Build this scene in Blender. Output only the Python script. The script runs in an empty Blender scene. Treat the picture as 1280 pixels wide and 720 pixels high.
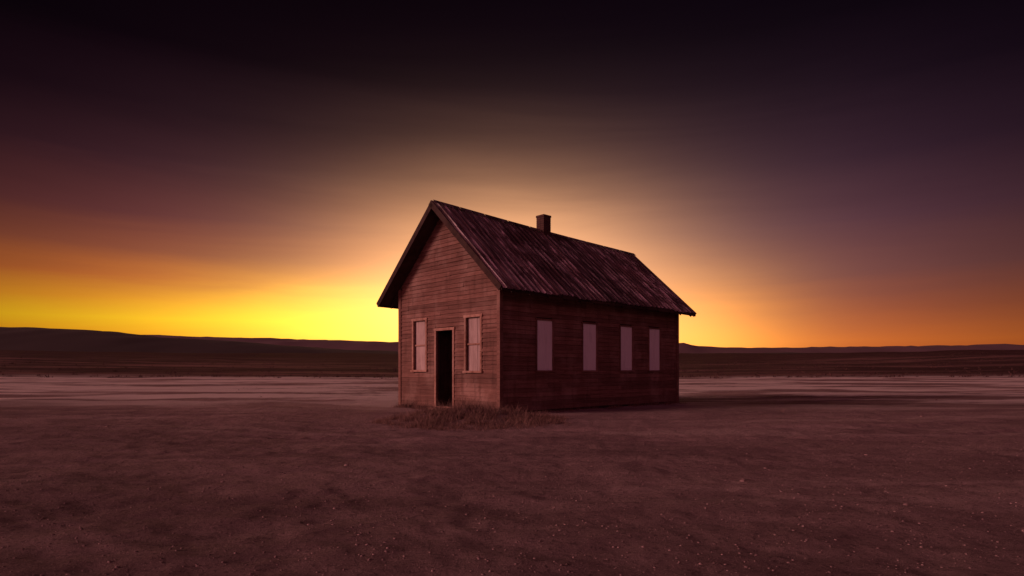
import bpy, math, random
import numpy as np
from mathutils import Vector, Matrix
random.seed(7); rng=np.random.default_rng(7)
scene=bpy.context.scene
scene.view_settings.view_transform='Standard'
try: scene.view_settings.look='None'
except Exception: pass
scene.view_settings.exposure=0

def s2l(c):
    o=[]
    for v in c:
        v=v/255.0
        o.append(v/12.92 if v<=0.04045 else ((v+0.055)/1.055)**2.4)
    return tuple(o)+(1.0,)

# ------------------------------------------------------------ helpers
def new_obj(name, verts, faces, mat=None, parent=None, rnd=None, smooth=False):
    me=bpy.data.meshes.new(name)
    me.from_pydata([tuple(v) for v in verts],[],faces)
    if rnd is not None:
        at=me.attributes.new('rnd','FLOAT','FACE')
        at.data.foreach_set('value',np.array(rnd,dtype=np.float32))
    if smooth:
        me.polygons.foreach_set('use_smooth',[True]*len(me.polygons))
    me.update()
    ob=bpy.data.objects.new(name,me)
    scene.collection.objects.link(ob)
    if mat: me.materials.append(mat)
    if parent: ob.parent=parent
    return ob

class MB:
    def __init__(s): s.v=[];s.f=[];s.r=[]
    def hexa(s,p,r=0.5):   # p: 8 pts, bottom 4 (ccw) then top 4
        b=len(s.v); s.v+=p
        for q in ((0,3,2,1),(4,5,6,7),(0,1,5,4),(1,2,6,5),(2,3,7,6),(3,0,4,7)):
            s.f.append(tuple(b+i for i in q)); s.r.append(r)
    def box(s,x0,x1,y0,y1,z0,z1,r=0.5):
        s.hexa([(x0,y0,z0),(x1,y0,z0),(x1,y1,z0),(x0,y1,z0),(x0,y0,z1),(x1,y0,z1),(x1,y1,z1),(x0,y1,z1)],r)
    def quad(s,a,b_,c,d,r=0.5):
        b=len(s.v); s.v+=[a,b_,c,d]; s.f.append((b,b+1,b+2,b+3)); s.r.append(r)
    def obj(s,name,mat,parent=None,smooth=False): return new_obj(name,s.v,s.f,mat,parent,s.r,smooth)

def mat(name):
    m=bpy.data.materials.new(name); m.use_nodes=True
    nt=m.node_tree; return m,nt,nt.nodes['Principled BSDF']
def mixc(nt,fac,a,b,blend='MIX'):
    n=nt.nodes.new('ShaderNodeMix'); n.data_type='RGBA'; n.blend_type=blend
    for i,v in ((0,fac),(6,a),(7,b)):
        if hasattr(v,'is_output'): nt.links.new(v,n.inputs[i])
        else: n.inputs[i].default_value=v
    return n.outputs[2]
def math_(nt,op,a,b=None,c=None,clamp=False):
    n=nt.nodes.new('ShaderNodeMath'); n.operation=op; n.use_clamp=clamp
    for i,v in enumerate((a,b,c)):
        if v is None: continue
        if hasattr(v,'is_output'): nt.links.new(v,n.inputs[i])
        else: n.inputs[i].default_value=v
    return n.outputs[0]
def smooth(nt,v,a,b,lo=0.0,hi=1.0):
    n=nt.nodes.new('ShaderNodeMapRange'); n.interpolation_type='SMOOTHSTEP'
    nt.links.new(v,n.inputs[0]); 
    for i,x in ((1,a),(2,b),(3,lo),(4,hi)): n.inputs[i].default_value=x
    return n.outputs[0]
def noise(nt,vec,scale,detail=6,rough=0.6,dist=0.0,mapscale=None):
    if mapscale is not None:
        mp=nt.nodes.new('ShaderNodeMapping'); mp.inputs['Scale'].default_value=mapscale
        nt.links.new(vec,mp.inputs['Vector']); vec=mp.outputs[0]
    n=nt.nodes.new('ShaderNodeTexNoise'); n.inputs['Scale'].default_value=scale
    n.inputs['Detail'].default_value=detail; n.inputs['Roughness'].default_value=rough
    n.inputs['Distortion'].default_value=dist
    nt.links.new(vec,n.inputs['Vector']); return n.outputs['Fac']
def bump(nt,h,strength,dist,prev=None):
    n=nt.nodes.new('ShaderNodeBump'); n.inputs['Strength'].default_value=strength; n.inputs['Distance'].default_value=dist
    nt.links.new(h,n.inputs['Height'])
    if prev: nt.links.new(prev,n.inputs['Normal'])
    return n.outputs[0]
def coord(nt): return nt.nodes.new('ShaderNodeTexCoord').outputs['Object']
def attr(nt,name='rnd'):
    n=nt.nodes.new('ShaderNodeAttribute'); n.attribute_name=name; return n.outputs['Fac']

# ------------------------------------------------------------ materials
def wood_mat(name,c1,c2,c3,grain=(0.9,0.9,26),bs=0.6,var=0.45):
    m,nt,b=mat(name); co=coord(nt); r=attr(nt)
    sh=nt.nodes.new('ShaderNodeVectorMath'); sh.operation='ADD'
    cmb=nt.nodes.new('ShaderNodeCombineXYZ')
    k=math_(nt,'MULTIPLY',r,37.0)
    nt.links.new(k,cmb.inputs[0]); nt.links.new(k,cmb.inputs[1])
    nt.links.new(co,sh.inputs[0]); nt.links.new(cmb.outputs[0],sh.inputs[1])
    g=noise(nt,sh.outputs[0],2.0,8,0.65,0.3,grain)
    w=noise(nt,co,1.3,6,0.62)
    st=noise(nt,co,1.0,6,0.6,0.2,(7,7,0.9))
    f=smooth(nt,g,0.33,0.68)
    c=mixc(nt,f,c1,c2)
    wf=math_(nt,'MULTIPLY',smooth(nt,w,0.45,0.68),0.6)
    c=mixc(nt,wf,c,c3)
    c=mixc(nt,math_(nt,'MULTIPLY',smooth(nt,st,0.5,0.72),0.5),c,tuple(x*0.6 for x in c1[:3])+(1,))
    v=math_(nt,'MULTIPLY_ADD',r,var,1-var*0.5)
    cv=nt.nodes.new('ShaderNodeCombineXYZ')
    for i in range(3): nt.links.new(v,cv.inputs[i])
    c=mixc(nt,1.0,c,cv.outputs[0],'MULTIPLY')
    nt.links.new(c,b.inputs['Base Color']); b.inputs['Roughness'].default_value=0.85
    b.inputs['Specular IOR Level'].default_value=0.2
    nt.links.new(bump(nt,g,bs,0.012),b.inputs['Normal'])
    return m
M_wall=wood_mat('weathered_clapboard',(0.13,0.064,0.050,1),(0.23,0.122,0.096,1),(0.31,0.20,0.165,1))
M_trim=wood_mat('weathered_trim',(0.26,0.135,0.10,1),(0.42,0.25,0.19,1),(0.46,0.31,0.25,1),(4,4,6))
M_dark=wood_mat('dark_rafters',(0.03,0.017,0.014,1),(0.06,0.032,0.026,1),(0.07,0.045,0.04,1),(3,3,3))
M_board=wood_mat('pale_window_boards',(0.80,0.84,0.84,1),(0.86,0.89,0.89,1),(0.78,0.79,0.79,1),(7,7,0.8),0.2,0.10)

def roof_mat():
    m,nt,b=mat('rusted_sheet_metal'); co=coord(nt); r=attr(nt)
    st=noise(nt,co,1.0,9,0.62,0.25,(9,0.7,0.7))
    st2=noise(nt,co,1.0,7,0.6,0.2,(22,1.1,1.1))
    pt=noise(nt,co,0.9,6,0.65)
    c=mixc(nt,smooth(nt,st,0.36,0.66),(0.085,0.056,0.052,1),(0.25,0.165,0.15,1))
    pale=math_(nt,'MULTIPLY',smooth(nt,st2,0.44,0.60),smooth(nt,pt,0.40,0.54))
    c=mixc(nt,math_(nt,'MULTIPLY',pale,0.9),c,(0.70,0.60,0.58,1))
    v=math_(nt,'MULTIPLY_ADD',r,1.0,0.5)
    cv=nt.nodes.new('ShaderNodeCombineXYZ')
    for i in range(3): nt.links.new(v,cv.inputs[i])
    c=mixc(nt,1.0,c,cv.outputs[0],'MULTIPLY')
    nt.links.new(c,b.inputs['Base Color'])
    b.inputs['Roughness'].default_value=0.45; b.inputs['Metallic'].default_value=0.2
    nt.links.new(bump(nt,st2,0.3,0.01),b.inputs['Normal'])
    return m
M_roof=roof_mat()

def brick_mat():
    m,nt,b=mat('sooty_brick'); co=coord(nt); r=attr(nt)
    n=noise(nt,co,14,5,0.6)
    c=mixc(nt,n,(0.035,0.018,0.015,1),(0.10,0.05,0.04,1))
    c=mixc(nt,math_(nt,'MULTIPLY',r,0.5),c,(0.10,0.045,0.035,1))
    nt.links.new(c,b.inputs['Base Color']); b.inputs['Roughness'].default_value=0.95
    nt.links.new(bump(nt,n,0.5,0.01),b.inputs['Normal']); return m
M_brick=brick_mat()
def flat_mat(name,c,rough=0.9,sc=20,var=0.5):
    m,nt,b=mat(name); co=coord(nt); n=noise(nt,co,sc,5,0.6)
    c2=tuple(x*var for x in c[:3])+(1,)
    nt.links.new(mixc(nt,n,c2,c),b.inputs['Base Color']); b.inputs['Roughness'].default_value=rough
    return m
M_mortar=flat_mat('mortar',(0.06,0.04,0.036,1))

def ground_mat():
    m,nt,b=mat('desert_ground')
    geo=nt.nodes.new('ShaderNodeNewGeometry'); P=geo.outputs['Position']
    sep=nt.nodes.new('ShaderNodeSeparateXYZ'); nt.links.new(P,sep.inputs[0])
    big=noise(nt,P,0.10,7,0.62,0.6,(0.45,1.0,1.0))
    mid=noise(nt,P,0.9,9,0.68,0.4,(0.6,1.0,1.0))
    drift=noise(nt,P,0.55,9,0.66,1.0,(0.25,1.6,1.0))
    wisp=noise(nt,P,0.30,8,0.62,1.6,(0.22,1.3,1.0))
    fine=noise(nt,P,22,8,0.75)
    grit=noise(nt,P,80,4,0.7)
    c=mixc(nt,smooth(nt,big,0.38,0.62),(0.20,0.124,0.128,1),(0.37,0.245,0.242,1))
    c=mixc(nt,math_(nt,'MULTIPLY',smooth(nt,mid,0.4,0.65),0.45),c,(0.45,0.31,0.30,1))
    c=mixc(nt,math_(nt,'MULTIPLY',smooth(nt,drift,0.5,0.66),0.5),c,(0.16,0.098,0.10,1))
    c=mixc(nt,math_(nt,'MULTIPLY',smooth(nt,wisp,0.53,0.64),0.55),c,(0.52,0.38,0.36,1))
    c=mixc(nt,math_(nt,'MULTIPLY',smooth(nt,fine,0.50,0.64),0.75),c,(0.11,0.066,0.07,1))
    c=mixc(nt,math_(nt,'MULTIPLY',smooth(nt,grit,0.56,0.68),0.6),c,(0.62,0.46,0.44,1))
    # pale salt flat beyond the house
    wob=noise(nt,P,0.045,5,0.6,0.3,(0.5,1.0,1.0))
    yy=math_(nt,'MULTIPLY_ADD',wob,26.0,math_(nt,'ADD',sep.outputs[1],-13.0))
    salt=math_(nt,'MULTIPLY',smooth(nt,yy,15,24),smooth(nt,yy,75,105,1,0))
    patch=noise(nt,P,0.16,8,0.68,0.5,(0.35,1.0,1.0))
    sf=math_(nt,'MULTIPLY',salt,smooth(nt,patch,0.43,0.53))
    c=mixc(nt,math_(nt,'MULTIPLY',sf,0.92),c,(0.84,0.71,0.68,1))
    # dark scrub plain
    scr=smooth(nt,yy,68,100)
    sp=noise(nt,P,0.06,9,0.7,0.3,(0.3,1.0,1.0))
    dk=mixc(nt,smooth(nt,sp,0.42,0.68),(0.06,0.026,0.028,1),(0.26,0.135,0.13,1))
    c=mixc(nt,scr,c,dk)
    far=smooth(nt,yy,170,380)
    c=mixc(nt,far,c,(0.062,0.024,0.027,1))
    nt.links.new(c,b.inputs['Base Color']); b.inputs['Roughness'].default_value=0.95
    b.inputs['Specular IOR Level'].default_value=0.1
    n1=bump(nt,mid,0.5,0.08); n2=bump(nt,fine,1.0,0.04,n1); n3=bump(nt,grit,0.8,0.012,n2)
    nt.links.new(n3,b.inputs['Normal'])
    return m
M_ground=ground_mat()

# ------------------------------------------------------------ numpy noise
def vnoise(x,y,seed):
    xi=np.floor(x).astype(np.int64); yi=np.floor(y).astype(np.int64)
    xf=x-xi; yf=y-yi
    def h(a,b):
        n=(a*374761393+b*668265263+seed*1442695041)&0x7fffffff
        n=((n^(n>>13))*1274126177)&0x7fffffff
        return ((n^(n>>16))&0xffff)/65535.0
    u=xf*xf*(3-2*xf); v=yf*yf*(3-2*yf)
    return (h(xi,yi)*(1-u)+h(xi+1,yi)*u)*(1-v)+(h(xi,yi+1)*(1-u)+h(xi+1,yi+1)*u)*v-0.5
def fbm(x,y,f,o,seed):
    s=0;a=1
    for i in range(o):
        s=s+a*vnoise(x*f+17.3*i,y*f+5.1*i,seed+i); a*=0.5; f*=2.03
    return s
def sst(v,a,b):
    t=np.clip((v-a)/(b-a),0,1); return t*t*(3-2*t)

AX,AY=-0.29,14.94
ANG=math.atan2(0.685,0.728)
cv_,sv_=math.cos(ANG),math.sin(ANG)
def ground_h(x,y):
    x=np.asarray(x,float); y=np.asarray(y,float)
    lx=(x-AX)*cv_+(y-AY)*sv_; ly=-(x-AX)*sv_+(y-AY)*cv_
    dx=np.maximum(np.maximum(-lx,lx-7.8),0); dy=np.maximum(np.maximum(-ly,ly-4.3),0)
    dh=np.sqrt(dx*dx+dy*dy)
    k=0.25+0.75*sst(dh,0.0,3.0)
    z=k*(0.06*fbm(x,y,0.35,4,3)+0.030*fbm(x*0.7,y,2.2,4,11)+0.016*fbm(x,y,6.5,3,21))
    # shallow wheel ruts curving past the house
    yc=9.6+0.022*(x-1.0)**2+0.25*fbm(x,x*0,0.3,2,61)
    fade=sst(x,-7,0)
    for o in (0.0,1.45):
        d=(y-yc-o)/0.13
        z=z+fade*(-0.026*np.exp(-d*d)+0.015*np.exp(-((np.abs(d)-1.7)/0.6)**2))*(0.6+0.8*(fbm(x,y,1.3,2,71)+0.5))
    r=np.sqrt(x*x+(y-17)**2)
    z=z+0.35*fbm(x,y,0.04,3,31)*sst(r,25,80)
    z=z+0.17*np.exp(-((x+0.9)**2/1.7+(y-13.5)**2/0.8))*(1+1.0*fbm(x,y,3.0,3,91))*(0.3+0.7*sst(dh,0,0.5))
    rise=np.where(r>60,(r-60)**2/(r-60+90)*0.037,0)
    rise=np.minimum(rise,14+0*r)
    z=z+rise+2.2*fbm(x,y,0.012,4,41)*sst(r,110,300)
    return z

# ------------------------------------------------------------ ground
def axis(lo,hi,step,far,g=1.07):
    c=list(np.arange(lo,hi+1e-6,step))
    s=step;p=hi;R=[]
    while p<far: s=s*g; p+=s; R.append(p)
    s=step;p=lo;L=[]
    while p>-far: s=s*g; p-=s; L.append(p)
    return np.array(L[::-1]+c+R)
xs=axis(-9,9,0.045,6000,1.06); ys=axis(2,15,0.04,6000,1.06)
X,Y=np.meshgrid(xs,ys); Z=ground_h(X,Y)
ny,nx=X.shape
V=np.stack([X.ravel(),Y.ravel(),Z.ravel()],1)
idx=np.arange(ny*nx).reshape(ny,nx)
F=np.stack([idx[:-1,:-1].ravel(),idx[:-1,1:].ravel(),idx[1:,1:].ravel(),idx[1:,:-1].ravel()],1)
me=bpy.data.meshes.new('ground')
me.vertices.add(len(V)); me.vertices.foreach_set('co',V.ravel())
me.loops.add(F.size); me.loops.foreach_set('vertex_index',F.ravel().astype(np.int32))
me.polygons.add(len(F)); me.polygons.foreach_set('loop_start',np.arange(0,F.size,4,dtype=np.int32))
me.polygons.foreach_set('loop_total',np.full(len(F),4,dtype=np.int32))
me.update(calc_edges=True); me.polygons.foreach_set('use_smooth',np.ones(len(F),bool))
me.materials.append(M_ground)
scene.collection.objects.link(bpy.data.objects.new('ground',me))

# ------------------------------------------------------------ hills
def hills(name,D,prof,c,depth,seed,amp):
    pts=sorted(prof); px=[p[0] for p in pts]; pz=[p[1] for p in pts]
    xs=np.linspace(px[0],px[-1],520); ts=np.linspace(0,1,26)
    v=[];f=[]
    for j,t in enumerate(ts):
        for i,x in enumerate(xs):
            h=np.interp(x,px,pz)
            a=math.sin(min(t/0.62,1)*math.pi/2)**1.3 if t<0.62 else 1-((t-0.62)/0.38)**2
            v.append([x,D-depth*0.62+depth*t,h*a])
    v=np.array(v)
    v[:,2]+=amp*(fbm(v[:,0],v[:,1],1/180.,5,seed))*np.clip(v[:,2]/60,0,1)
    v[:,2]+=0.25*amp*(fbm(v[:,0],v[:,1],1/25.,3,seed+9))*np.clip(v[:,2]/60,0,1)
    n=len(xs)
    for j in range(len(ts)-1):
        for i in range(n-1):
            a=j*n+i; f.append((a,a+1,a+n+1,a+n))
    m=flat_mat(name+'_scrub_haze',c,0.95,0.01,0.6)
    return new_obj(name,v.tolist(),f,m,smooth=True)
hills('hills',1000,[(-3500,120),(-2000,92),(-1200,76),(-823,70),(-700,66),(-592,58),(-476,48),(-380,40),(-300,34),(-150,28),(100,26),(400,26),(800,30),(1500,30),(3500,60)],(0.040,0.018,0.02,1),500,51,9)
hills('hills',2600,[(-8000,190),(-3000,175),(-1800,150),(-1235,134),(-1000,132),(-800,126),(-467,112),(0,100),(690,108),(740,92),(1200,96),(2140,104),(3500,130),(8000,160)],(0.20,0.11,0.13,1),900,77,12)  # far range: distance haze is put into its paler, purplish base colour

# ------------------------------------------------------------ house
H=bpy.data.objects.new('wooden_house',None); scene.collection.objects.link(H)
H.location=(AX,AY,0); H.rotation_euler=(0,0,ANG)
L,W=7.77,4.30
ridge=lambda x:5.46-0.0317*(x+0.446)-0.03*math.sin(max(0,min(1,x/8))*math.pi)
eave=lambda x:3.02-0.014*(x+0.446)-0.015*math.sin(max(0,min(1,x/8))*math.pi*2)
OV=0.53; HW=W/2+OV
def roofz(x,y):
    t=1-abs(y-W/2)/HW
    return eave(x)+(ridge(x)-eave(x))*t
def boards(name,mp,s0,s1,z0,topf,openings,pitch=0.112,matr=M_wall,gap_prob=0.0):
    """lap siding; mp(s,z,off)->xyz, topf(s)->top z"""
    mb=MB(); z=z0; i=0
    zmax=max(topf(s0+(s1-s0)*k/40) for k in range(41))
    while z<zmax:
        za,zb=z,z+pitch+0.018
        def ext(zz):
            ss=[s0+(s1-s0)*k/200 for k in range(201) if topf(s0+(s1-s0)*k/200)>=zz]
            return (min(ss),max(ss)) if ss else None
        eb=ext(za); et=ext(min(zb,zmax-1e-3))
        if eb is None: break
        if et is None: et=((eb[0]+eb[1])/2,)*2
        ivs=[(eb[0],eb[1])]
        for (a,b,c,d) in openings:
            if za<d-0.02 and zb>c+0.03:
                nv=[]
                for (p,q) in ivs:
                    if b<=p or a>=q: nv.append((p,q)); continue
                    if a-p>0.01: nv.append((p,a))
                    if q-b>0.01: nv.append((b,q))
                ivs=nv
        for (p,q) in ivs:
            cuts=[p]
            c=p+random.uniform(0.8,3.2)
            while c<q-0.4:
                if random.random()<0.6: cuts.append(c)
                c+=random.uniform(1.2,3.0)
            cuts.append(q)
            for a,b in zip(cuts[:-1],cuts[1:]):
                if random.random()<gap_prob and (b-a)<1.2: continue
                g=0.0025
                a2=a+(g if a>p else 0); b2=b-(g if b<q else 0)
                ta=et[0] if a==eb[0] else a2; tb=et[1] if b==eb[1] else b2
                if ta>tb: ta=tb=(ta+tb)/2
                j1=random.uniform(-0.004,0.008); j2=random.uniform(-0.004,0.008)
                w1=random.uniform(-0.008,0.008); w2=random.uniform(-0.008,0.008)
                if random.random()<0.08: j2+=0.015; w2-=0.016
                r=random.random()
                mb.hexa([mp(a2,za+w1,0.004),mp(b2,za+w2,0.004),mp(b2,za+w2,0.034+j2),mp(a2,za+w1,0.034+j1),
                         mp(ta,zb,-0.004),mp(tb,zb,-0.004),mp(tb,zb,0.009),mp(ta,zb,0.009)],r)
        z+=pitch; i+=1
    return mb.obj(name,matr,H)
FZ=0.10
front_open=[(1.80,2.52,0.0,2.12),(3.01,3.59,1.07,2.44),(0.69,1.25,1.05,2.40)]
side_c=[1.53,3.32,5.01,6.46]
side_open=[(c-0.29,c+0.29,1.06,2.34) for c in side_c]
gtop=lambda x0:(lambda s:roofz(x0,s)-0.10)
boards('front_siding',lambda s,z,o:(-o,s,z),0,W,FZ-0.02,gtop(0),front_open,gap_prob=0.012)
boards('side_siding',lambda s,z,o:(s,-o,z),0,L,FZ-0.04,lambda s:roofz(s,0)-0.09,side_open)
boards('rear_siding',lambda s,z,o:(L+o,s,z),0,W,FZ-0.02,gtop(L),[])
boards('far_side_siding',lambda s,z,o:(s,W+o,z),0,L,FZ-0.04,lambda s:roofz(s,W)-0.09,[(c-0.29,c+0.29,1.06,2.34) for c in side_c])
def shell(name,mp,s0,s1,z0,topf,openings):
    mb=MB()
    xs=sorted(set([s0,s1]+[o[0] for o in openings]+[o[1] for o in openings]+([W/2] if abs(s1-W)<0.2 else [])))
    for a,b in zip(xs[:-1],xs[1:]):
        op=[o for o in openings if o[0]<=a+1e-6 and o[1]>=b-1e-6]
        segs=[(z0,None)]
        if op: segs=[(z0,op[0][2]),(op[0][3],None)]
        for c,d in segs:
            if d is not None and d-c<0.02: continue
            ta=topf(a) if d is None else d; tb=topf(b) if d is None else d
            mb.hexa([mp(a,c,-0.008),mp(b,c,-0.008),mp(b,c,-0.10),mp(a,c,-0.10),
                     mp(a,ta,-0.008),mp(b,tb,-0.008),mp(b,tb,-0.10),mp(a,ta,-0.10)],0.3)
    return mb.obj(name,M_dark,H)
shell('front_wall',lambda s,z,o:(-o,s,z),0.11,W-0.11,0,gtop(0),front_open)
shell('side_wall',lambda s,z,o:(s,-o,z),0.01,L-0.01,0,lambda s:roofz(s,0)-0.12,side_open)
shell('rear_wall',lambda s,z,o:(L+o,s,z),0.11,W-0.11,0,gtop(L),[])
shell('far_side_wall',lambda s,z,o:(s,W+o,z),0.01,L-0.01,0,lambda s:roofz(s,W)-0.12,[(c-0.29,c+0.29,1.06,2.34) for c in side_c])
mb=MB(); mb.box(-0.012,L+0.012,-0.012,0.10,-0.2,0.075,0.2); mb.box(-0.012,L+0.012,W-0.10,W+0.012,-0.2,0.075,0.3)
mb.box(-0.012,0.10,0.101,W-0.101,-0.2,0.074,0.2); mb.box(L-0.10,L+0.012,0.101,W-0.101,-0.2,0.074,0.2)
mb.obj('sill_beam',M_dark,H)
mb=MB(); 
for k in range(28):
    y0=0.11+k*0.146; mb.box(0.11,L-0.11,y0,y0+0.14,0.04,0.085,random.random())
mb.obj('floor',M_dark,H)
mb=MB()
mb.box(-0.052,-0.034,-0.052,0.055,0.03,roofz(0,0)-0.10,0.8)
mb.box(-0.0335,0.055,-0.052,-0.036,0.03,roofz(0,0)-0.12,0.35)
mb.box(-0.052,-0.034,W-0.075,W+0.045,0.03,roofz(0,0)-0.10,0.8)
mb.box(L-0.075,L+0.034,-0.052,-0.036,0.03,roofz(L,0)-0.12,0.4)
mb.box(L+0.036,L+0.054,-0.052,0.075,0.03,roofz(L,0)-0.12,0.4)
mb.obj('corner_boards',M_wall,H)

def framed(mb,mp,a,b,c,d,w=0.065,p=0.05,sill=True):
    def bx(s0,s1,z0,z1,o0,o1,r):
        mb.hexa([mp(s0,z0,o0),mp(s1,z0,o0),mp(s1,z0,o1),mp(s0,z0,o1),mp(s0,z1,o0),mp(s1,z1,o0),mp(s1,z1,o1),mp(s0,z1,o1)],r)
    bx(a-w,a,c,d,-0.05,p,random.random()); bx(b,b+w,c,d,-0.05,p,random.random())
    bx(a-w-0.02,b+w+0.02,d,d+w,-0.05,p+0.008,random.random())
    if sill: bx(a-w-0.03,b+w+0.03,c-0.05,c,-0.05,p+0.03,random.random())
F_=lambda s,z,o:(-o,s,z)
S_=lambda s,z,o:(s,-o,z)
T_=lambda s,z,o:(s,W+o,z)
mb=MB()
for o in front_open[1:]: framed(mb,F_,*o)
mb.obj('front_window_frames',M_trim,H)
mb=MB(); framed(mb,F_,*front_open[0],w=0.07,sill=False); mb.obj('door_frame',M_trim,H)
mb=MB()
for o in side_open: framed(mb,S_,*o,w=0.04,p=0.046)
for o in side_open: framed(mb,T_,*o,w=0.04,p=0.046)
mb.obj('side_window_frames',M_wall,H)
def panel(mb,mp,a,b,c,d,n=3,off=-0.03):
    w=(b-a)/n
    for k in range(n):
        j=random.uniform(-0.004,0.004)
        s0=a+k*w+0.0015; s1=a+(k+1)*w-0.0015
        mb.hexa([mp(s0,c,off-0.02),mp(s1,c,off-0.02),mp(s1,c,off+j),mp(s0,c,off+j),
                 mp(s0,d,off-0.02),mp(s1,d,off-0.02),mp(s1,d,off+j),mp(s0,d,off+j)],0.3+0.35*random.random())
mb=MB()
for o in side_open: panel(mb,S_,*o,n=2,off=0.016)
for o in side_open: panel(mb,T_,*o,n=2)
mb.obj('window_boards',M_board,H)
M_board2=wood_mat('front_window_boards',(0.32,0.24,0.22,1),(0.52,0.41,0.38,1),(0.54,0.43,0.40,1),(7,7,0.8),0.3,0.5)
mb=MB()
for o in front_open[1:]: panel(mb,F_,*o,n=3,off=-0.035)
mb.obj('front_window_boards',M_board2,H)
mb=MB()
for (a,b,c,d) in front_open[1:]:
    mid=(c+d)/2
    mb.hexa([F_(a,mid-0.02,-0.026),F_(b,mid-0.02,-0.026),F_(b,mid-0.02,0.0),F_(a,mid-0.02,0.0),
             F_(a,mid+0.02,-0.026),F_(b,mid+0.02,-0.026),F_(b,mid+0.02,0.0),F_(a,mid+0.02,0.0)],0.4)
mb.obj('sash_bars',M_trim,H)
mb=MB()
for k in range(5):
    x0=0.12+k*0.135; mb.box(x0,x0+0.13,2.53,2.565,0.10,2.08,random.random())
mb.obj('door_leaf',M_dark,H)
mb=MB(); mb.box(-0.30,-0.056,1.74,2.58,-0.1,0.07,0.5); mb.box(-0.05,0.10,1.80,2.52,0.02,0.10,0.6)
mb.obj('door_step',M_trim,H)

# roof
XF=-0.446
def xend(p): return 8.02+0.36*p
def rp(u,p,side,off):
    x=XF+(xend(p)-XF)*u
    hw=HW*(1-p); z=eave(x)+(ridge(x)-eave(x))*p
    y=W/2-hw if side>0 else W/2+hw
    sl=math.atan2(ridge(x)-eave(x),HW)
    ny=-math.sin(sl) if side>0 else math.sin(sl)
    return (x,y+ny*off,z+math.cos(sl)*off)
mb=MB()
for side in (1,-1):
    n=12
    for k in range(n):
        a=k/n;b=(k+1)/n
        mb.hexa([rp(a,0.0,side,-0.07),rp(b,0.0,side,-0.07),rp(b,0.985,side,-0.07),rp(a,0.985,side,-0.07),
                 rp(a,0.0,side,-0.012),rp(b,0.0,side,-0.012),rp(b,0.985,side,-0.012),rp(a,0.985,side,-0.012)],0.4)
mb.obj('roof_deck',M_dark,H)
mb=MB()
for side in (1,-1):
    ns=13
    edges=[k/ns for k in range(ns+1)]
    rr=[random.random() for _ in range(ns)]
    for course,(p0,p1,lift) in enumerate(((-0.015,0.36,0.0),(0.34,0.70,0.008),(0.68,1.0,0.016))):
        for k in range(ns):
            r=min(1,max(0,rr[k]*0.65+random.random()*0.35))
            j0=random.uniform(-0.018,0.01); jl=random.uniform(0,0.010)
            if k in (6,7) : r*=0.25
            u0,u1=edges[k],edges[k+1]
            # standing ribs: flat pan with three raised ribs
            q=[]; m=3
            for i in range(m):
                for t,h in ((0.0,0.0),(0.36,0.0),(0.44,0.034),(0.56,0.034),(0.64,0.0)):
                    q.append((u0+(u1-u0)*(i+t)/m,h+lift+jl))
            q.append((u1,lift+jl))
            for (ua,ha),(ub,hb) in zip(q[:-1],q[1:]):
                pa=rp(ua,p0+j0,side,ha); pb=rp(ub,p0+j0,side,hb); pc=rp(ub,p1,side,hb); pd=rp(ua,p1,side,ha)
                if side>0: mb.quad(pa,pb,pc,pd,r)
                else: mb.quad(pb,pa,pd,pc,r)
mb.obj('roof_sheets',M_roof,H)
mb=MB()
n=10
for k in range(n):
    a=k/n;b=(k+1)/n-0.002
    for side in (1,-1):
        q=[rp(a,0.955,side,0.062),rp(b,0.955,side,0.062),rp(b,1.0,side,0.064),rp(a,1.0,side,0.064)]
        mb.quad(*(q if side>0 else q[::-1]),r=random.random()*0.5)
mb.obj('ridge_cap',M_roof,H)
mb=MB()
for (ua) in (0.0,1.0):
    d=-0.022 if ua==0 else 0.022
    for side in (1,-1):
        a=[rp(ua,p,side,o) for p,o in ((-0.01,-0.13),(0.995,-0.13),(0.995,0.02),(-0.01,0.02))]
        bq=[(x+d,y,z) for x,y,z in a]
        b=len(mb.v); mb.v+=a+bq
        for q in ((0,1,2,3),(7,6,5,4),(0,4,5,1),(1,5,6,2),(2,6,7,3),(3,7,4,0)):
            mb.f.append(tuple(b+i for i in q)); mb.r.append(0.3+0.3*random.random())
mb.obj('barge_boards',M_dark,H)
mb=MB()
for side in (1,-1):
    nseg=8
    for k in range(nseg):
        a=k/nseg+0.0005;b=(k+1)/nseg-0.0005
        A=rp(a,0,side,-0.012);B=rp(b,0,side,-0.012)
        s=-1 if side>0 else 1
        y0,y1=A[1]+s*0.002,A[1]+s*0.024
        mb.hexa([(A[0],y0,A[2]-0.10),(B[0],y0,B[2]-0.10),(B[0],y1,B[2]-0.10),(A[0],y1,A[2]-0.10),
                 (A[0],y0,A[2]),(B[0],y0,B[2]),(B[0],y1,B[2]),(A[0],y1,A[2])],random.random())
mb.obj('eave_fascia',M_dark,H)
mb=MB()
for k in range(14):
    u=0.05+k*0.93/13
    for side in (1,-1):
        p1=0.22
        A=rp(u,0.005,side,-0.072);B=rp(u,p1,side,-0.072)
        mb.hexa([(A[0]-.022,A[1],A[2]-0.09),(A[0]+.022,A[1],A[2]-0.09),(A[0]+.022,B[1],B[2]-0.11),(A[0]-.022,B[1],B[2]-0.11),
                 (A[0]-.022,A[1],A[2]),(A[0]+.022,A[1],A[2]),(A[0]+.022,B[1],B[2]),(A[0]-.022,B[1],B[2])],0.4)
mb.obj('rafter_tails',M_dark,H)
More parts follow.
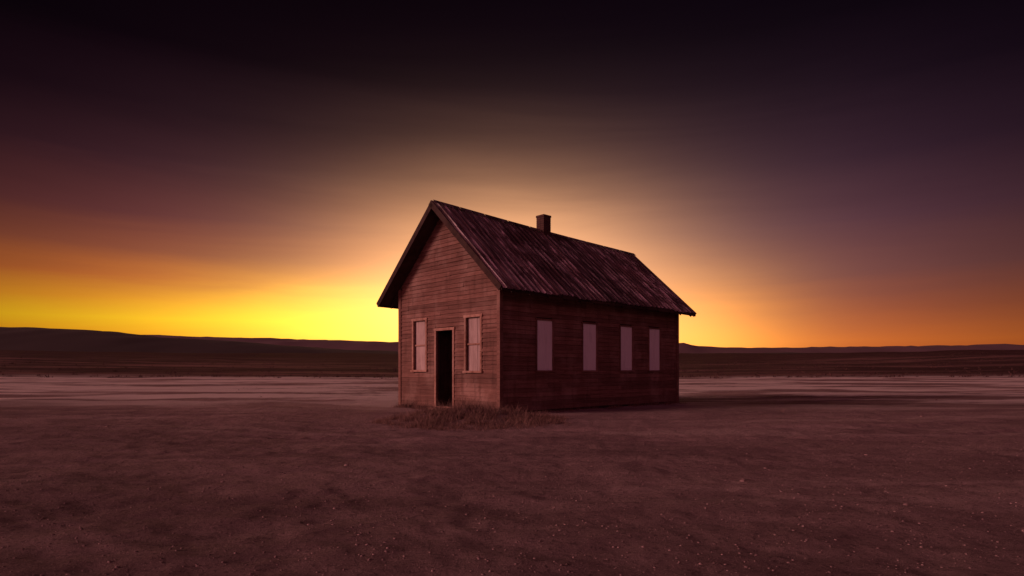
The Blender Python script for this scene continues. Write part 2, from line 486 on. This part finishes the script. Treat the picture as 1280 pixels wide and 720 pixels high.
# chimney : individual bricks
mb=MB(); cx,cy=3.70,2.10; cs=0.155; z=4.7; i=0
while z<5.78:
    t=0.068; e=cs+(0.012 if z>5.66 else 0)
    for sx in (0,1):
        for part in (0,1):
            r=random.random(); j=random.uniform(-0.003,0.003)
            if i%2==0:
                x0,x1=(cx-e,cx-0.004) if sx==0 else (cx+0.004,cx+e)
                y0,y1=(cy-e,cy-0.03) if part==0 else (cy-0.022,cy+e)
            else:
                x0,x1=(cx-e,cx+0.03) if sx==0 else (cx+0.038,cx+e)
                y0,y1=(cy-e,cy-0.004) if part==0 else (cy+0.004,cy+e)
            mb.box(x0+j,x1+j,y0+j,y1+j,z,z+t-0.008,r)
    z+=t; i+=1
mb.obj('chimney_bricks',M_brick,H)
mb=MB(); mb.box(cx-cs+0.01,cx+cs-0.01,cy-cs+0.01,cy+cs-0.01,4.6,5.76); mb.obj('chimney_core',M_mortar,H)

# ------------------------------------------------------------ gravel
t=(1+5**.5)/2
ico=np.array([(-1,t,0),(1,t,0),(-1,-t,0),(1,-t,0),(0,-1,t),(0,1,t),(0,-1,-t),(0,1,-t),(t,0,-1),(t,0,1),(-t,0,-1),(-t,0,1)])/1.9
icf=np.array([(0,11,5),(0,5,1),(0,1,7),(0,7,10),(0,10,11),(1,5,9),(5,11,4),(11,10,2),(10,7,6),(7,1,8),(3,9,4),(3,4,2),(3,2,6),(3,6,8),(3,8,9),(4,9,5),(2,4,11),(6,2,10),(8,6,7),(9,8,1)])
def scatter_rocks(name,n,fn,smin,smax,m,pw=3.0):
    P=[];Fc=[];R=[]
    xy=fn(n); z=ground_h(xy[:,0],xy[:,1])
    s=smin+(smax-smin)*rng.random(n)**pw
    for i in range(n):
        a=rng.random()*6.28; sc=s[i]*np.array([1,0.7+0.5*rng.random(),0.45+0.3*rng.random()])
        v=ico*(1+0.25*(rng.random((12,1))-0.5))*sc
        c,q=math.cos(a),math.sin(a)
        v=np.stack([v[:,0]*c-v[:,1]*q,v[:,0]*q+v[:,1]*c,v[:,2]],1)+np.array([xy[i,0],xy[i,1],z[i]+sc[2]*0.1])
        P.append(v);Fc.append(icf+12*i);R+= [rng.random()]*20
    return new_obj(name,np.concatenate(P).tolist(),np.concatenate(Fc).tolist(),m,rnd=R)
def gm():
    m,nt,b=mat('stones'); r=attr(nt)
    nt.links.new(mixc(nt,r,(0.15,0.09,0.09,1),(0.38,0.26,0.25,1)),b.inputs['Base Color']); b.inputs['Roughness'].default_value=0.9
    return m
M_st=gm()
def fn1(n):
    y=2.6+14*rng.random(n)**1.6; x=(rng.random(n)*2-1)*(y*0.95+1.0)
    return np.stack([x,y],1)
scatter_rocks('gravel',14000,fn1,0.003,0.012,M_st,3.0)
def fn2(n):
    y=5+40*rng.random(n)**1.3; x=(rng.random(n)*2-1)*(y*1.0+3)
    lx=(x-AX)*cv_+(y-AY)*sv_; ly=-(x-AX)*sv_+(y-AY)*cv_
    k=~((lx>-0.4)&(lx<8.2)&(ly>-0.4)&(ly<4.8)); 
    y=np.where(k,y,7.0); return np.stack([x,y],1)
scatter_rocks('stones',260,fn2,0.01,0.045,M_st,4)

# ------------------------------------------------------------ dry grass
def gmat(name,a,b2):
    m,nt,b=mat(name); r=attr(nt)
    nt.links.new(mixc(nt,r,a,b2),b.inputs['Base Color']); b.inputs['Roughness'].default_value=0.9
    b.inputs['Specular IOR Level'].default_value=0.1
    return m
M_gr=gmat('dry_grass',(0.07,0.035,0.033,1),(0.30,0.18,0.15,1))
M_sc=gmat('scrub',(0.04,0.02,0.02,1),(0.13,0.07,0.065,1))
def blades(name,xy,hl,width,m,lean=0.6,seg=3):
    n=len(xy); z=ground_h(xy[:,0],xy[:,1]); v=[];f=[];R=[]
    for i in range(n):
        a=rng.random()*6.283; l=hl[i]*(0.5+0.8*rng.random()); ln=lean*(0.3+1.2*rng.random())
        w=width[i]; px,py=-math.sin(a+1.2*rng.random()),math.cos(a)
        b=len(v); r=rng.random(); th=0.15*ln; x,y,zz=xy[i,0],xy[i,1],z[i]-0.01
        for k in range(seg+1):
            ww=w*(1-k/(seg+0.3))
            v.append((x-px*ww,y-py*ww,zz)); v.append((x+px*ww,y+py*ww,zz))
            th+=ln/seg*0.9; st=l/seg
            x+=math.cos(a)*math.sin(th)*st; y+=math.sin(a)*math.sin(th)*st; zz+=max(math.cos(th),-0.15)*st
        for k in range(seg):
            f.append((b+2*k,b+2*k+1,b+2*k+3,b+2*k+2)); R.append(r)
    return new_obj(name,v,f,m,rnd=R)
cl=[];hh=[]
for k in range(380):
    a=rng.random()*6.283; q=math.sqrt(rng.random())
    cx_=-0.85+1.95*q*math.cos(a); cy_=12.9+1.8*q*math.sin(a)
    n=int(25+75*rng.random()**2); rr=0.04+0.10*rng.random()
    pts=rng.normal(0,rr,(n,2))+np.array([cx_,cy_]); cl.append(pts); hh.append(np.full(n,0.08+0.40*rng.random()**1.5*(1.1-q)))
def wall_pts(n,side):
    o=[]
    for k in range(n):
        if side: lx=rng.random()*8.0; ly=-0.05-abs(rng.normal(0,0.16))
        else: ly=rng.random()*4.6-0.2; lx=-0.05-abs(rng.normal(0,0.2))
        if (not side) and 1.7<ly<2.6 and lx>-0.35: continue
        o.append((AX+lx*cv_-ly*sv_,AY+lx*sv_+ly*cv_))
    return o
for side,nc in ((True,60),(False,90)):
    for c in wall_pts(nc,side):
        n=int(15+40*rng.random()); cl.append(rng.normal(0,0.06,(n,2))+np.array(c)); hh.append(np.full(n,0.07+(0.14 if side else 0.30)*rng.random()**1.8))
xy=np.concatenate(cl); hl=np.concatenate(hh)
lx=(xy[:,0]-AX)*cv_+(xy[:,1]-AY)*sv_; ly=-(xy[:,0]-AX)*sv_+(xy[:,1]-AY)*cv_
k=~((lx>-0.03)&(lx<7.8)&(ly>-0.03)&(ly<4.33)); xy=xy[k];hl=hl[k]
blades('dry_grass',xy,hl,np.full(len(xy),0.004),M_gr,1.3)
cl=[];hh=[]
for k in range(60):
    y=9+38*rng.random()**1.2; x=(rng.random()*2-1)*(y*0.9+1)
    l0=(x-AX)*cv_+(y-AY)*sv_; l1=-(x-AX)*sv_+(y-AY)*cv_
    if -0.5<l0<8.3 and -0.5<l1<5: continue
    n=int(6+22*rng.random()); cl.append(rng.normal(0,0.04,(n,2))+np.array([x,y])); hh.append(np.full(n,0.04+0.08*rng.random()))
xy=np.concatenate(cl); blades('dry_grass',xy,np.concatenate(hh),np.full(len(xy),0.003),M_gr,1.2)
cl=[];hh=[];ww=[]
for k in range(2600):
    y=75+330*rng.random()**1.2; x=(rng.random()*2-1)*(y*1.05+10)
    s=0.15+0.3*rng.random(); n=12
    cl.append(rng.normal(0,s*0.7,(n,2))+np.array([x,y])); hh.append(np.full(n,s)); ww.append(np.full(n,0.12*s+0.02))
xy=np.concatenate(cl); blades('desert_scrub',xy,np.concatenate(hh),np.concatenate(ww),M_sc,1.3,2)

# ------------------------------------------------------------ sky
w=bpy.data.worlds.new('sky'); scene.world=w; w.use_nodes=True; nt=w.node_tree
bg=nt.nodes['Background']
tc=nt.nodes.new('ShaderNodeTexCoord'); D=tc.outputs['Generated']
sp=nt.nodes.new('ShaderNodeSeparateXYZ'); nt.links.new(D,sp.inputs[0])
X_,Y_,Z_=sp.outputs
hor=math_(nt,'SQRT',math_(nt,'ADD',math_(nt,'MULTIPLY',X_,X_),math_(nt,'MULTIPLY',Y_,Y_)))
el=math_(nt,'ARCTAN2',Z_,hor)            # elevation, radians
az=math_(nt,'ARCTAN2',X_,Y_)             # 0 = north, + = east
cl_=noise(nt,D,1.6,7,0.58,0.5,(1,1,10))
el2=math_(nt,'ADD',el,math_(nt,'MULTIPLY',math_(nt,'ADD',cl_,-0.5),0.04))
def ramp(stops):
    n=nt.nodes.new('ShaderNodeValToRGB'); cr=n.color_ramp; cr.interpolation='LINEAR'
    f=math_(nt,'DIVIDE',el2,math.radians(40),clamp=True); nt.links.new(f,n.inputs[0])
    stops=sorted(stops)
    while len(cr.elements)<len(stops): cr.elements.new(0.5)
    for e,(d,c) in zip(cr.elements,stops): e.position=d/40.0; e.color=s2l(c)
    return n.outputs[0]
Lr=ramp([(0,(210,105,22)),(2.6,(240,152,24)),(4.2,(250,188,28)),(5.6,(230,148,36)),(7.4,(190,102,46)),(9.5,(140,74,52)),(12.5,(96,49,48)),(16.5,(56,28,34)),(20.5,(29,12,19)),(25,(9,2,6)),(40,(4,1,4))])
Rr=ramp([(0,(178,80,32)),(2.5,(202,104,42)),(5,(156,82,52)),(8,(112,66,62)),(12,(80,48,57)),(17,(48,28,40)),(22,(24,12,22)),(27,(10,4,10)),(33,(6,1,6)),(40,(4,1,5))])
Eb=ramp([(0,(160,80,82)),(6,(220,116,122)),(14,(230,126,140)),(24,(184,97,122)),(33,(115,58,84)),(40,(30,12,28))])
Ed=ramp([(0,(58,32,40)),(6,(78,48,64)),(14,(86,54,74)),(24,(68,42,62)),(33,(40,22,38)),(40,(16,6,14))])
fr=smooth(nt,az,math.radians(-16),math.radians(20))
front=mixc(nt,fr,Lr,Rr)
def glow(azd,eld,sa,se,col,st):
    a=math_(nt,'DIVIDE',math_(nt,'SUBTRACT',az,math.radians(azd)),math.radians(sa))
    e=math_(nt,'DIVIDE',math_(nt,'SUBTRACT',el2,math.radians(eld)),math.radians(se))
    q=math_(nt,'ADD',math_(nt,'MULTIPLY',a,a),math_(nt,'MULTIPLY',e,e))
    g=math_(nt,'MULTIPLY',math_(nt,'EXPONENT',math_(nt,'MULTIPLY',q,-1.0)),st)
    cv=nt.nodes.new('ShaderNodeVectorMath'); cv.operation='SCALE'; cv.inputs[0].default_value=col[:3]
    nt.links.new(g,cv.inputs[3]); return cv.outputs[0]
tot=front
for g in (glow(-1,6.0,13.8,7.8,(1.0,0.49,0.17),1.7), glow(-16,4.2,11,3.4,(0.65,0.55,0.02),0.8), glow(1,9,22,10.5,(0.13,0.064,0.068),0.7), glow(16,2.5,7.5,4.5,(1.0,0.40,0.03),0.9)):
    tot=mixc(nt,1.0,tot,g,'ADD')
fo=smooth(nt,math_(nt,'ABSOLUTE',az),math.radians(26),math.radians(46),1.0,0.5)
fv=nt.nodes.new('ShaderNodeCombineXYZ')
for i in range(3): nt.links.new(fo,fv.inputs[i])
tot=mixc(nt,1.0,tot,fv.outputs[0],'MULTIPLY')
bside=math_(nt,'ADD',math_(nt,'MULTIPLY',X_,-0.80),math_(nt,'MULTIPLY',Y_,-0.60))
Er=mixc(nt,smooth(nt,bside,-0.2,0.75),Ed,Eb)
aa=math_(nt,'ABSOLUTE',math_(nt,'ADD',az,math.radians(4)))
bf=smooth(nt,aa,math.radians(55),math.radians(105))
tot=mixc(nt,bf,tot,Er)
sky=nt.nodes.new('ShaderNodeTexSky'); sky.sky_type='NISHITA'; sky.sun_disc=False
SUN_EL=15.0; SUN_AZ=-108.0
sky.sun_elevation=math.radians(SUN_EL); sky.sun_rotation=math.radians(SUN_AZ)
tot=mixc(nt,1.0,tot,mixc(nt,1.0,sky.outputs[0],(0.0006,0.0002,0.0004,1),'MULTIPLY'),'ADD')
nt.links.new(tot,bg.inputs['Color']); bg.inputs['Strength'].default_value=1.0

sl=bpy.data.lights.new('sun','SUN'); sl.energy=1.9; sl.angle=math.radians(20); sl.color=(1.0,0.50,0.45)
so=bpy.data.objects.new('sun',sl); scene.collection.objects.link(so)
d=Vector((math.sin(math.radians(SUN_AZ))*math.cos(math.radians(SUN_EL)),math.cos(math.radians(SUN_AZ))*math.cos(math.radians(SUN_EL)),math.sin(math.radians(SUN_EL))))
so.rotation_euler=d.to_track_quat('Z','Y').to_euler(); so.location=(-30,0,20)

cam=bpy.data.cameras.new('camera'); co=bpy.data.objects.new('camera',cam); scene.collection.objects.link(co)
cam.sensor_width=36; cam.lens=36*777/1280; cam.shift_y=102/1280; cam.clip_end=20000; cam.clip_start=0.05
co.location=(0,0,1.08); co.rotation_euler=(math.radians(90),0,0)
scene.camera=co
